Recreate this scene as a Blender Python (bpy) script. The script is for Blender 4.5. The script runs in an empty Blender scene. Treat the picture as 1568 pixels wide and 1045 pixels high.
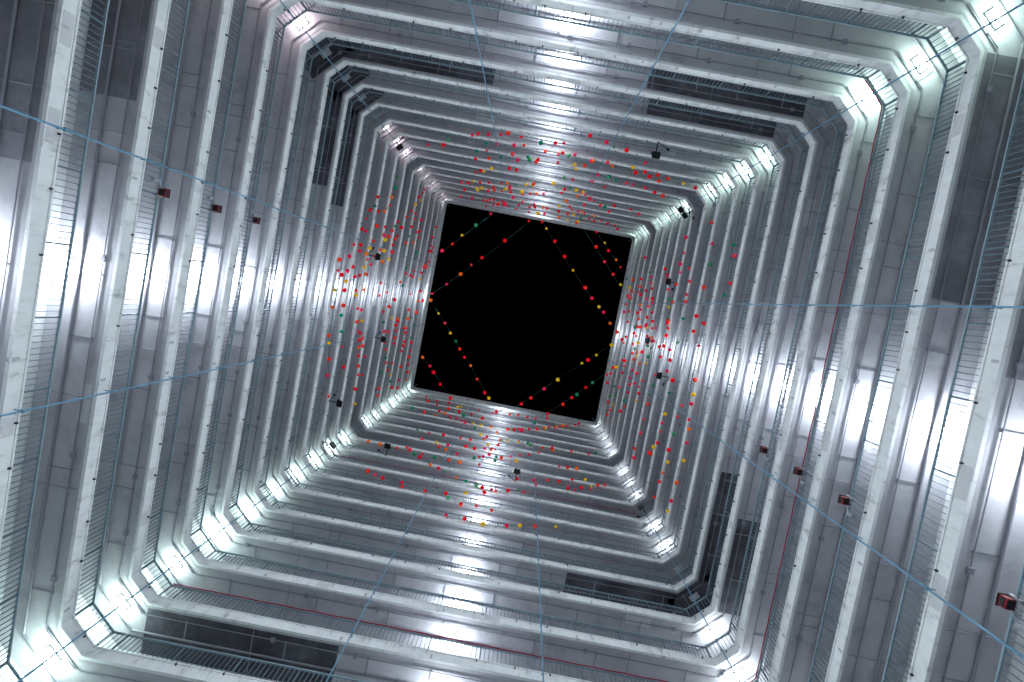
import bpy, math, random
from mathutils import Vector, Matrix
random.seed(23)
sc=bpy.context.scene
sc.view_settings.view_transform='Standard'; sc.view_settings.look='None'; sc.view_settings.exposure=0
S=2.88; Z0=.45; NF=23; HW=9.1; CH=0.62; R2=math.sqrt(2)
def ZK(k): return Z0+k*S

# ---------- world (night)
w=bpy.data.worlds.new("World"); sc.world=w; w.use_nodes=True
nt=w.node_tree; bg=nt.nodes['Background']
sky=nt.nodes.new('ShaderNodeTexSky'); sky.sky_type='NISHITA'; sky.sun_disc=False
sky.sun_elevation=math.radians(-8); sky.sun_rotation=math.radians(40)
nt.links.new(sky.outputs[0],bg.inputs[0]); bg.inputs[1].default_value=0.02

# ---------- materials
def mat(name,col,rough=.6,metal=0,var=.0,scale=3,stain=None,stain_amt=0,streak=False,emit=0,spec=.2,lo=.5,hi=.72):
    m=bpy.data.materials.new(name); m.use_nodes=True
    n=m.node_tree.nodes; l=m.node_tree.links; b=n['Principled BSDF']
    b.inputs['Roughness'].default_value=rough; b.inputs['Metallic'].default_value=metal
    b.inputs['Specular IOR Level'].default_value=spec
    b.inputs['Base Color'].default_value=(*col,1)
    if var>0 or stain is not None:
        geo=n.new('ShaderNodeNewGeometry')
        mp=n.new('ShaderNodeMapping'); mp.inputs['Scale'].default_value=(scale,scale,scale*(.3 if streak else 1))
        l.new(geo.outputs['Position'],mp.inputs['Vector'])
        t=n.new('ShaderNodeTexNoise'); t.inputs['Scale'].default_value=1; t.inputs['Detail'].default_value=5; t.inputs['Roughness'].default_value=.72
        l.new(mp.outputs[0],t.inputs['Vector'])
        r=n.new('ShaderNodeValToRGB'); e=r.color_ramp.elements
        e[0].position=.32; e[0].color=(*[min(1,c*(1+var*.4)) for c in col],1)
        e[1].position=lo; e[1].color=(*[c*(1-var*.5) for c in col],1)
        q=e.new(hi); st=stain if stain is not None else [c*(1-var) for c in col]; a=stain_amt if stain is not None else 1
        q.color=(*[c*(1-var)*(1-a)+s*a for c,s in zip(col,st)],1)
        l.new(t.outputs['Fac'],r.inputs[0]); l.new(r.outputs[0],b.inputs['Base Color'])
    if emit:
        b.inputs['Emission Color'].default_value=(*col,1); b.inputs['Emission Strength'].default_value=emit
    return m
M_par=mat('parapet_white_paint',(.82,.83,.84),.9,var=.10,scale=3.6,stain=(.20,.19,.21),stain_amt=.8,streak=True,spec=.03,lo=.56,hi=.76)
M_sof=mat('soffit_paint',(.50,.495,.525),.95,var=.12,scale=1.3,stain=(.27,.25,.30),stain_amt=.65,spec=.02,lo=.54,hi=.76)
M_wall=mat('corridor_wall_paint',(.62,.63,.64),.8,var=.12,scale=1.3,stain=(.3,.3,.31),stain_amt=.4,spec=.05)
M_rail=mat('railing_painted_steel',(.10,.15,.19),.5,metal=.1)
M_top=mat('handrail_paint',(.26,.35,.40),.5,metal=.1)
M_pipe=mat('conduit_paint',(.28,.28,.32),.6)
M_dark=mat('dark_joint',(.03,.03,.035),.6)
M_cable=mat('steel_cable_blue',(.12,.26,.38),.5)
M_red=mat('red_cable_paint',(.38,.02,.07),.5)
M_door=mat('door_paint',(.18,.24,.27),.5)
M_glass=mat('window_glass',(.03,.04,.05),.08,spec=.5)
M_conc=mat('concrete',(.30,.30,.29),.85,var=.25,scale=.8,stain=(.12,.12,.12),stain_amt=.6)
M_ext=mat('facade_paint',(.45,.43,.38),.7,var=.2,scale=.5)
M_pat=mat('repair_patch_light',(.66,.66,.68),.9,var=.1,scale=5,spec=.03)
M_shaded=mat('soffit_painted_shade_dark',(.15,.15,.175),.9,var=.6,scale=.8,spec=.03)  # shade of unlit ceiling stretches, put into the colour
M_shadem=mat('soffit_painted_shade_mid',(.27,.265,.30),.95,var=.4,scale=.7,spec=.02)  # paler painted shade for unlit bays on the lower levels
M_house=mat('lamp_housing',(.6,.62,.64),.5)
M_box=mat('red_box_paint',(.24,.012,.018),.5)
M_blk=mat('black_metal',(.02,.02,.022),.4,metal=.3)
M_hose=mat('grey_metal',(.30,.31,.34),.55,metal=.3)
LC=[mat('lantern_red',(.78,.006,.016),.8,emit=.25,spec=.05),mat('lantern_crimson',(.72,.015,.07),.8,emit=.25,spec=.05),mat('lantern_green',(.01,.25,.12),.8,emit=.18,spec=.05),
    mat('lantern_orange',(.82,.12,.01),.8,emit=.25,spec=.05),mat('lantern_yellow',(.75,.45,.01),.8,emit=.25,spec=.05)]
M_str=mat('string_green',(.03,.15,.14),.6)

# ---------- geometry helpers
class MB:
    def __init__(s): s.v=[]; s.f=[]; s.m=[]; s.mats=[]
    def mi(s,m):
        if m not in s.mats: s.mats.append(m)
        return s.mats.index(m)
    def add(s,vs,fs,m):
        o=len(s.v); i=s.mi(m); s.v+=[tuple(x) for x in vs]
        for f in fs: s.f.append(tuple(o+a for a in f)); s.m.append(i)
    def hexa(s,p,m):
        s.add(p,[(3,2,1,0),(4,5,6,7),(0,1,5,4),(1,2,6,5),(2,3,7,6),(3,0,4,7)],m)
    def obj(s,name,parent=None,smooth=False):
        me=bpy.data.meshes.new(name); me.from_pydata(s.v,[],s.f)
        for m in s.mats: me.materials.append(m)
        me.polygons.foreach_set('material_index',s.m)
        if smooth: me.polygons.foreach_set('use_smooth',[True]*len(s.f))
        me.update(); o=bpy.data.objects.new(name,me); sc.collection.objects.link(o)
        if parent: o.parent=parent
        return o
def empty(name):
    e=bpy.data.objects.new(name,None); sc.collection.objects.link(e); return e
def octv(n,ch=None):
    ch=CH if ch is None else ch
    H=HW+n; y=(2*HW-ch+n*R2)-H
    return [(H,-y),(H,y),(y,H),(-y,H),(-H,y),(-H,-y),(-y,-H),(y,-H)]
def sweep(mb,prof,m,ch=None):
    N=len(prof); vs=[]
    rings=[octv(n,ch) for n,z in prof]
    for k in range(8):
        for j,(n,z) in enumerate(prof): vs.append((rings[j][k][0],rings[j][k][1],z))
    fs=[]
    for k in range(8):
        k2=(k+1)%8
        for j in range(N):
            j2=(j+1)%N
            fs.append((k*N+j,k2*N+j,k2*N+j2,k*N+j2))
    mb.add(vs,fs,m)
def piece(i):
    if i%2==0:
        a=i//2*math.pi/2
        nv=Vector((math.cos(a),math.sin(a),0)); tv=Vector((-nv.y,nv.x,0))
        return nv*HW,tv,nv,HW-CH
    a=(i//2)*math.pi/2+math.pi/4
    nv=Vector((math.cos(a),math.sin(a),0)); tv=Vector((-nv.y,nv.x,0))
    return nv*((2*HW-CH)/R2),tv,nv,CH/R2
PC=[piece(i) for i in range(8)]
def P(i,t,n,z):
    o,tv,nv,h=PC[i]; return o+tv*t+nv*n+Vector((0,0,z))
def lbox(mb,i,t0,t1,n0,n1,z0,z1,m):
    mb.hexa([P(i,t0,n0,z0),P(i,t1,n0,z0),P(i,t1,n1,z0),P(i,t0,n1,z0),P(i,t0,n0,z1),P(i,t1,n0,z1),P(i,t1,n1,z1),P(i,t0,n1,z1)],m)
def tube(mb,a,b,r,m,sides=6):
    a=Vector(a);b=Vector(b);d=(b-a).normalized()
    u=d.orthogonal().normalized(); v=d.cross(u); vs=[]
    for p in (a,b):
        for k in range(sides):
            an=2*math.pi*k/sides; vs.append(p+u*r*math.cos(an)+v*r*math.sin(an))
    fs=[(k,(k+1)%sides,sides+(k+1)%sides,sides+k) for k in range(sides)]+[tuple(range(sides))[::-1],tuple(range(sides,2*sides))]
    mb.add(vs,fs,m)
def ringtube(mb,n,z,r,m,sides=6):
    sweep(mb,[(n+r*math.cos(2*math.pi*k/sides),z+r*math.sin(2*math.pi*k/sides)) for k in range(sides)],m)

bld=empty('apartment_building')

# ---------- one storey (single mesh, instanced per level)
KT=.27   # kerb top
def storey(seed):
    rnd=random.Random(seed)
    mb=MB()
    sweep(mb,[(.0,-.22),(.12,-.22),(.12,-.155),(1.497,-.155),(1.497,0),(.12,0),(.12,KT-.02),(.10,KT),(.02,KT),(0,KT-.02)],M_sof)
    sweep(mb,[(-.003,-.18),(.06,-.1805),(.06,KT+.001),(.0,KT+.004),(-.003,KT-.01)],M_par)
    sweep(mb,[(-.03,-.225),(.05,-.225),(.05,-.185),(-.03,-.19)],M_par)
    sweep(mb,[(-.022,KT-.05),(-.002,KT-.05),(-.002,KT+.007),(-.022,KT+.007)],M_par)
    ringtube(mb,.34,-.185,.018,M_pipe)
    ringtube(mb,.85,-.20,.032,M_pipe,8)
    for i in range(8):
        h=PC[i][3]; t=-h+.35
        while t<h-.2:
            r=rnd.random()
            if r<.6: lbox(mb,i,t-.018,t+.018,-.05,-.004,KT-.115,KT-.055,M_dark)
            elif r<.8: lbox(mb,i,t-.02,t+.04,-.012,-.004,-.17,.05,M_sof)
            t+=1.05*rnd.uniform(.8,1.25)
        nb=max(3,int(2*h/.125))
        for k in range(nb+1):
            t=-h+2*h*k/nb; post=(k%12==0); r=.018 if post else .0078
            lbox(mb,i,t-r,t+r,.05-r,.05+r,KT if post else .36,1.08,M_rail)
    sweep(mb,[(.025,1.08),(.075,1.08),(.075,1.12),(.025,1.12)],M_top)
    sweep(mb,[(.04,.345),(.06,.345),(.06,.365),(.04,.365)],M_top)
    for i in range(8):
        h=PC[i][3]; t=-h+rnd.uniform(.3,1)
        while t<h:
            lbox(mb,i,t-.02,t+.02,.30,.90,-.17,-.158,M_hose)
            if rnd.random()<.35: lbox(mb,i,t+.3,t+.42,.28,.40,-.23,-.157,M_pipe)
            t+=rnd.uniform(1.4,3.2)
    for i in (0,2,4,6):
        for t in (-5.2,-2.75,2.75,5.4):
            t+=rnd.uniform(-.8,.8); tube(mb,P(i,t,.14,-.18),P(i,t,1.48,-.18),.014,M_pipe)
        for t in (-7,-3.6,-.9,2.0,5.0,7.8):
            lbox(mb,i,t-.48,t+.48,1.44,1.499,0.002,2.12,M_hose)
            lbox(mb,i,t-.42,t+.42,1.42,1.442,.05,2.06,M_door)
            for q in range(7): lbox(mb,i,t-.39+q*.13-.008,t-.39+q*.13+.008,1.395,1.415,.08,2.03,M_rail)
            for q in (.12,1.0,1.98): lbox(mb,i,t-.41,t+.41,1.388,1.396,q-.015,q+.015,M_rail)
            lbox(mb,i,t+.65,t+1.45,1.46,1.499,1.35,2.15,M_hose)
            lbox(mb,i,t+.69,t+1.41,1.45,1.462,1.39,2.11,M_glass)
    return mb
var=[storey(s).obj('storey',bld) for s in (1,2,3,4)]
for q,o in enumerate(var): o.location.z=ZK(1+q)
for k in range(5,NF):
    o=bpy.data.objects.new('storey',var[(k*3+k//4)%4].data); sc.collection.objects.link(o); o.location.z=ZK(k); o.parent=bld
# roof
mb=MB(); z=ZK(NF)
sweep(mb,[(0,z-.24),(.12,z-.24),(.12,z-.155),(9.9,z-.155),(9.9,z+1.0),(9.7,z+1.0),(9.7,z),(.15,z),(.15,z+1.15),(0,z+1.15)],M_par,.15)
sweep(mb,[(-.06,z+1.02),(-.002,z+1.02),(-.002,z+1.2),(-.06,z+1.2)],M_par,.15)
mb.obj('roof_slab',bld)
mb=MB(); sweep(mb,[(1.5,0),(1.62,0),(1.62,z-.16),(1.5,z-.16)],M_wall); mb.obj('corridor_wall',bld)
mb=MB(); sweep(mb,[(9.7,0),(9.85,0),(9.85,z-.16),(9.7,z-.16)],M_ext)
for i in (0,2,4,6):
    for k in range(NF):
        for t in range(-10,11,3):
            lbox(mb,i,t-.75,t+.75,9.84,9.90,ZK(k)+.95,ZK(k)+2.2,M_glass)
            lbox(mb,i,t-.85,t+.85,9.84,9.98,ZK(k)+.85,ZK(k)+.94,M_ext)
mb.obj('outer_facade',bld)

# ---------- repair patches and soffit bays painted dark as if unlit
mb=MB()
for k in range(4,NF):
    for i in (0,2,4,6):
        for q in range(3):
            t=random.uniform(-7.6,7.0); L=random.uniform(.3,1.1)
            if random.random()<.6:
                n0=random.choice([.14,.40,.95]); lbox(mb,i,t,t+L,n0,n0+random.uniform(.2,.4),ZK(k)-.160-random.random()*.002,ZK(k)-.1545,random.choice([M_pat,M_sof,M_sof]))
            else:
                lbox(mb,i,t,t+L*.6,-.006-random.random()*.002,.01,ZK(k)-.14,ZK(k)+.18,M_pat)
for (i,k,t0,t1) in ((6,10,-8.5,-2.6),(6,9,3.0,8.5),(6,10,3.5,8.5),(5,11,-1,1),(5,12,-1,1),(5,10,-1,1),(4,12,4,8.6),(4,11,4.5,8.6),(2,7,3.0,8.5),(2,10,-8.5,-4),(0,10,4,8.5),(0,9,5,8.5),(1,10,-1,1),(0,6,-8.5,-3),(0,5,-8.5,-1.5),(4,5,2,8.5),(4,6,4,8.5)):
    lbox(mb,i,t0,t1,.125,1.49,ZK(k)-.164,ZK(k)-.154,M_shadem if k<7 else M_shaded)  # dark sheet in place of the dimness where ceilings are unlit
mb.obj('repair_patches_and_shade_bays',bld)

# ---------- lamps
off={(10,5),(11,5),(12,5),(10,7),(10,1),(11,1),(9,7),(13,5),(15,7),(16,3),(14,1),(17,5),(18,1),(20,7)}
hm=MB()
def lampmesh(i,t,n,z):
    lbox(hm,i,t-.20,t+.20,n-.12,n+.12,z-.05,z,M_house)
    tube(hm,P(i,t,n,z-.05),P(i,t,n,z-.11),.05,M_house,10)
    for s in (-1,1): tube(hm,P(i,t+s*.12,n,z-.05),P(i,t+s*.12,n,z-.3),.006,M_hose,4)
    tube(hm,P(i,t-.12,n,z-.3),P(i,t+.12,n,z-.3),.006,M_hose,4)
ld={}
def pl(key,e,c):
    if key not in ld:
        d=bpy.data.lights.new('corridor_bulb','POINT'); d.energy=e; d.color=c; d.shadow_soft_size=.09; ld[key]=d
    return ld[key]
cf={1:.34,3:.48,5:.18,7:.46}
for k in range(1,NF+1):
    for i in range(8):
        n=1.0 if i%2==0 else .62; z=ZK(k)-.155
        lampmesh(i,0,n,z)
        if (k,i) in off: continue
        e=270*(1 if i%2==0 else cf[i]*(1 if k<11 else .4))
        e*=random.choice([.6,.85,1,1,1.2])
        c=(.82,.915,1.0) if i%2==0 else {1:(.86,.96,1),3:(.76,1,.93),5:(1,.86,.92),7:(.72,1,.88)}[i]
        o=bpy.data.objects.new('corridor_bulb',pl((i,round(e)),e,c)); sc.collection.objects.link(o); o.parent=bld
        o.location=P(i,0,n,z-.22)
hm.obj('lamp_housings',bld)

# ---------- vertical cables on the well faces
zt=ZK(NF)
for i in range(8):
    for t in ((-2.75,2.75) if i%2==0 else (0,)):
        mb=MB(); n=-.18
        tube(mb,P(i,t,n,.1),P(i,t,n,zt+.9),.021,M_cable)
        for k in range(1,NF):
            tube(mb,P(i,t,n,ZK(k)+.1),P(i,t,-.003,ZK(k)+.1),.012,M_cable)
            lbox(mb,i,t-.03,t+.03,n-.03,n+.03,ZK(k)+.07,ZK(k)+.13,M_cable)
        tube(mb,P(i,t,n,zt+.9),P(i,t,-.06,zt+1.1),.012,M_cable)
        lbox(mb,i,t-.08,t+.08,n-.08,n+.08,0,.14,M_conc)
        mb.obj('steel_cable')
for (k,segs) in ((7,(7,0,1,2,5)),(13,(2,3))):
    mb=MB()
    for i in segs:
        h=PC[i][3]; t=-h
        while t<h-.01:
            t2=min(h,t+1.05); zz=ZK(k)+1.14
            tube(mb,P(i,t,.0,zz),P(i,(t+t2)/2,.0,zz-.025),.018,M_red); tube(mb,P(i,(t+t2)/2,.0,zz-.025),P(i,t2,.0,zz),.018,M_red); t=t2
    mb.obj('red_service_cable')

# ---------- fire alarm boxes clamped to the handrails
def firebox(i,t,k):
    mb=MB(); z=ZK(k)+1.0
    lbox(mb,i,t-.09,t+.09,-.18,-.02,z,z+.18,M_box)
    lbox(mb,i,t-.11,t+.11,-.20,-.01,z+.18,z+.205,M_blk)
    lbox(mb,i,t-.07,t+.07,-.192,-.18,z+.04,z+.14,M_blk)
    lbox(mb,i,t-.07,t+.07,-.16,-.04,z-.012,z,M_blk)
    lbox(mb,i,t-.13,t-.09,-.04,.02,z-.1,z+.2,M_hose); lbox(mb,i,t+.09,t+.13,-.04,.02,z-.1,z+.2,M_hose)
    tube(mb,P(i,t+.24,-.08,z-.45),P(i,t+.24,-.08,z-.2),.05,M_hose,10)
    tube(mb,P(i,t+.24,-.08,z-.2),P(i,t+.05,-.06,z+.05),.015,M_hose)
    mb.obj('fire_alarm_box')
for k in (4,6,7,8): firebox(4,2.15,k)
for k in (4,6,7,8): firebox(0,2.15,k)
for k in (5,6): firebox(6,-2.3,k)
firebox(2,-2.4,6)

# ---------- dark floodlight brackets
def flood(i,t,z):
    mb=MB()
    tube(mb,P(i,t,-.003,z),P(i,t,-.55,z+.02),.03,M_blk)
    tube(mb,P(i,t-.2,-.5,z),P(i,t+.2,-.5,z),.025,M_blk)
    for s in (-1,1): tube(mb,P(i,t+s*.2,-.5,z),P(i,t+s*.2,-.62,z-.16),.018,M_blk)
    a=[P(i,t-.18,-.46,z-.12),P(i,t+.18,-.46,z-.12),P(i,t+.18,-.80,z-.26),P(i,t-.18,-.80,z-.26)]
    b=[p+Vector((0,0,.13)) for p in [P(i,t-.13,-.5,z-.1),P(i,t+.13,-.5,z-.1),P(i,t+.13,-.74,z-.2),P(i,t-.13,-.74,z-.2)]]
    mb.hexa(a+b,M_blk)
    tube(mb,P(i,t,-.003,z),P(i,t+.35,-.3,z-.35),.02,M_blk)
    tube(mb,P(i,t+.35,-.3,z-.35),P(i,t+.5,-.35,z-.3),.05,M_blk,8)
    mb.obj('floodlight')
for i,t,k in ((3,.1,13),(4,-6,13),(4,2.1,14),(5,0,14),(7,0,15),(7,.4,15),(6,4.6,11),(1,0,13),(0,-.2,16),(2,6,14),(2,-1.6,14),(0,-4,15),(0,1.5,14),(4,-3,16)):
    flood(i,t,ZK(k)+.1)

# ---------- lantern strings
def sphere(mb,c,r,m,sq=.88,seg=8,rings=5):
    vs=[c+Vector((0,0,r*sq))]; fs=[]
    for a in range(1,rings):
        th=math.pi*a/rings
        for b in range(seg):
            ph=2*math.pi*b/seg
            vs.append(c+Vector((r*math.sin(th)*math.cos(ph),r*math.sin(th)*math.sin(ph),r*sq*math.cos(th))))
    vs.append(c-Vector((0,0,r*sq)))
    for b in range(seg):
        fs.append((0,1+b,1+(b+1)%seg))
        for a in range(rings-2):
            o=1+a*seg; fs.append((o+b,o+seg+b,o+seg+(b+1)%seg,o+(b+1)%seg))
        o=1+(rings-2)*seg; fs.append((o+b,len(vs)-1,o+(b+1)%seg))
    mb.add(vs,fs,m)
def lstring(a,b,sag,sp,r=.135,skip=.1,side=0):
    mb=MB(); a=Vector(a);b=Vector(b); L=(b-a).length; N=max(8,int(L/.7))
    lat=(b-a).cross(Vector((0,0,1))).normalized()*side
    f=lambda u: a.lerp(b,u)+Vector((0,0,-sag*4*u*(1-u)))+lat*(4*u*(1-u))
    pts=[f(k/N) for k in range(N+1)]
    for k in range(N): tube(mb,pts[k],pts[k+1],.008,M_str,4)
    s=random.uniform(.2,.9)
    while s<L-.2:
        p=f(s/L)
        if random.random()>skip:
            m=random.choices(LC,[5.5,4.5,1.8,1,1.7])[0]; rr=r*random.uniform(.7,1.12)
            c=p-Vector((random.uniform(-.08,.08),random.uniform(-.08,.08),.10+rr))
            tube(mb,p,c,.008,M_str,4); sphere(mb,c,rr,m)
            tube(mb,c+Vector((0,0,rr*.75)),c+Vector((0,0,rr*.97)),rr*.4,LC[4],8)
            tube(mb,c-Vector((0,0,rr*.97)),c-Vector((0,0,rr*.75)),rr*.26,LC[4] if random.random()<.4 else m,8)
            tube(mb,c-Vector((0,0,rr*1.8)),c-Vector((0,0,rr*.9)),rr*.14,m,5)
        s+=sp*random.uniform(.55,1.7)
    mb.obj('lantern_string',smooth=True)
U=random.uniform
for zc,sg,sk,rr,sp in ((60.5,1.2,.1,.155,.95),(46,1.8,.08,.12,.75)):
    for i in (0,2,4,6):
        j=(i+2)%8
        lstring(P(i,U(-.8,.8),-.1,zc+U(-1.5,2)),P(j,U(-.8,.8),-.1,zc+U(-1.5,2)),sg*U(.5,1.5),sp,r=rr,skip=sk,side=U(-.4,.0))
lstring(P(6,4.6,-.1,63.5),P(0,-4.2,-.1,62),.7,.8,r=.14)
for i in (0,2,4,6):
    for A in (34,36.5,39,41.5,44,47,50,53,56,59,62):
        for s in (-1,1):
            B=A+U(-1,8)
            r0=.108+(A-34)*.0012
            lstring(P(i,U(-3,3),-.15,A+U(-1.5,1.5)),P(i,s*(HW-CH)*U(.55,1.0),-.15,min(65,B)),U(.2,1.4),.82,r=r0,skip=.1)

# ---------- ground
mb=MB(); g=600
mb.add([(-g,-g,-.01),(g,-g,-.01),(g,g,-.01),(-g,g,-.01)],[(0,1,2,3)],M_conc); mb.obj('ground')

# ---------- camera
F=1045.0
u=Vector((24/F,60/F,-1)).normalized()
x=Vector((.982,-.189,0)); x=(x-u*x.dot(u)).normalized()
y=u.cross(x)
Mx=Matrix(((x.x,y.x,u.x),(x.y,y.y,u.y),(x.z,y.z,u.z)))
R=Mx.transposed().to_4x4()
cam=bpy.data.cameras.new('camera'); co=bpy.data.objects.new('camera',cam); sc.collection.objects.link(co)
cam.sensor_width=36; cam.lens=24; cam.clip_end=3000; cam.clip_start=.05
co.matrix_world=Matrix.Translation((.35,-1.2,1.95))@R
sc.camera=co
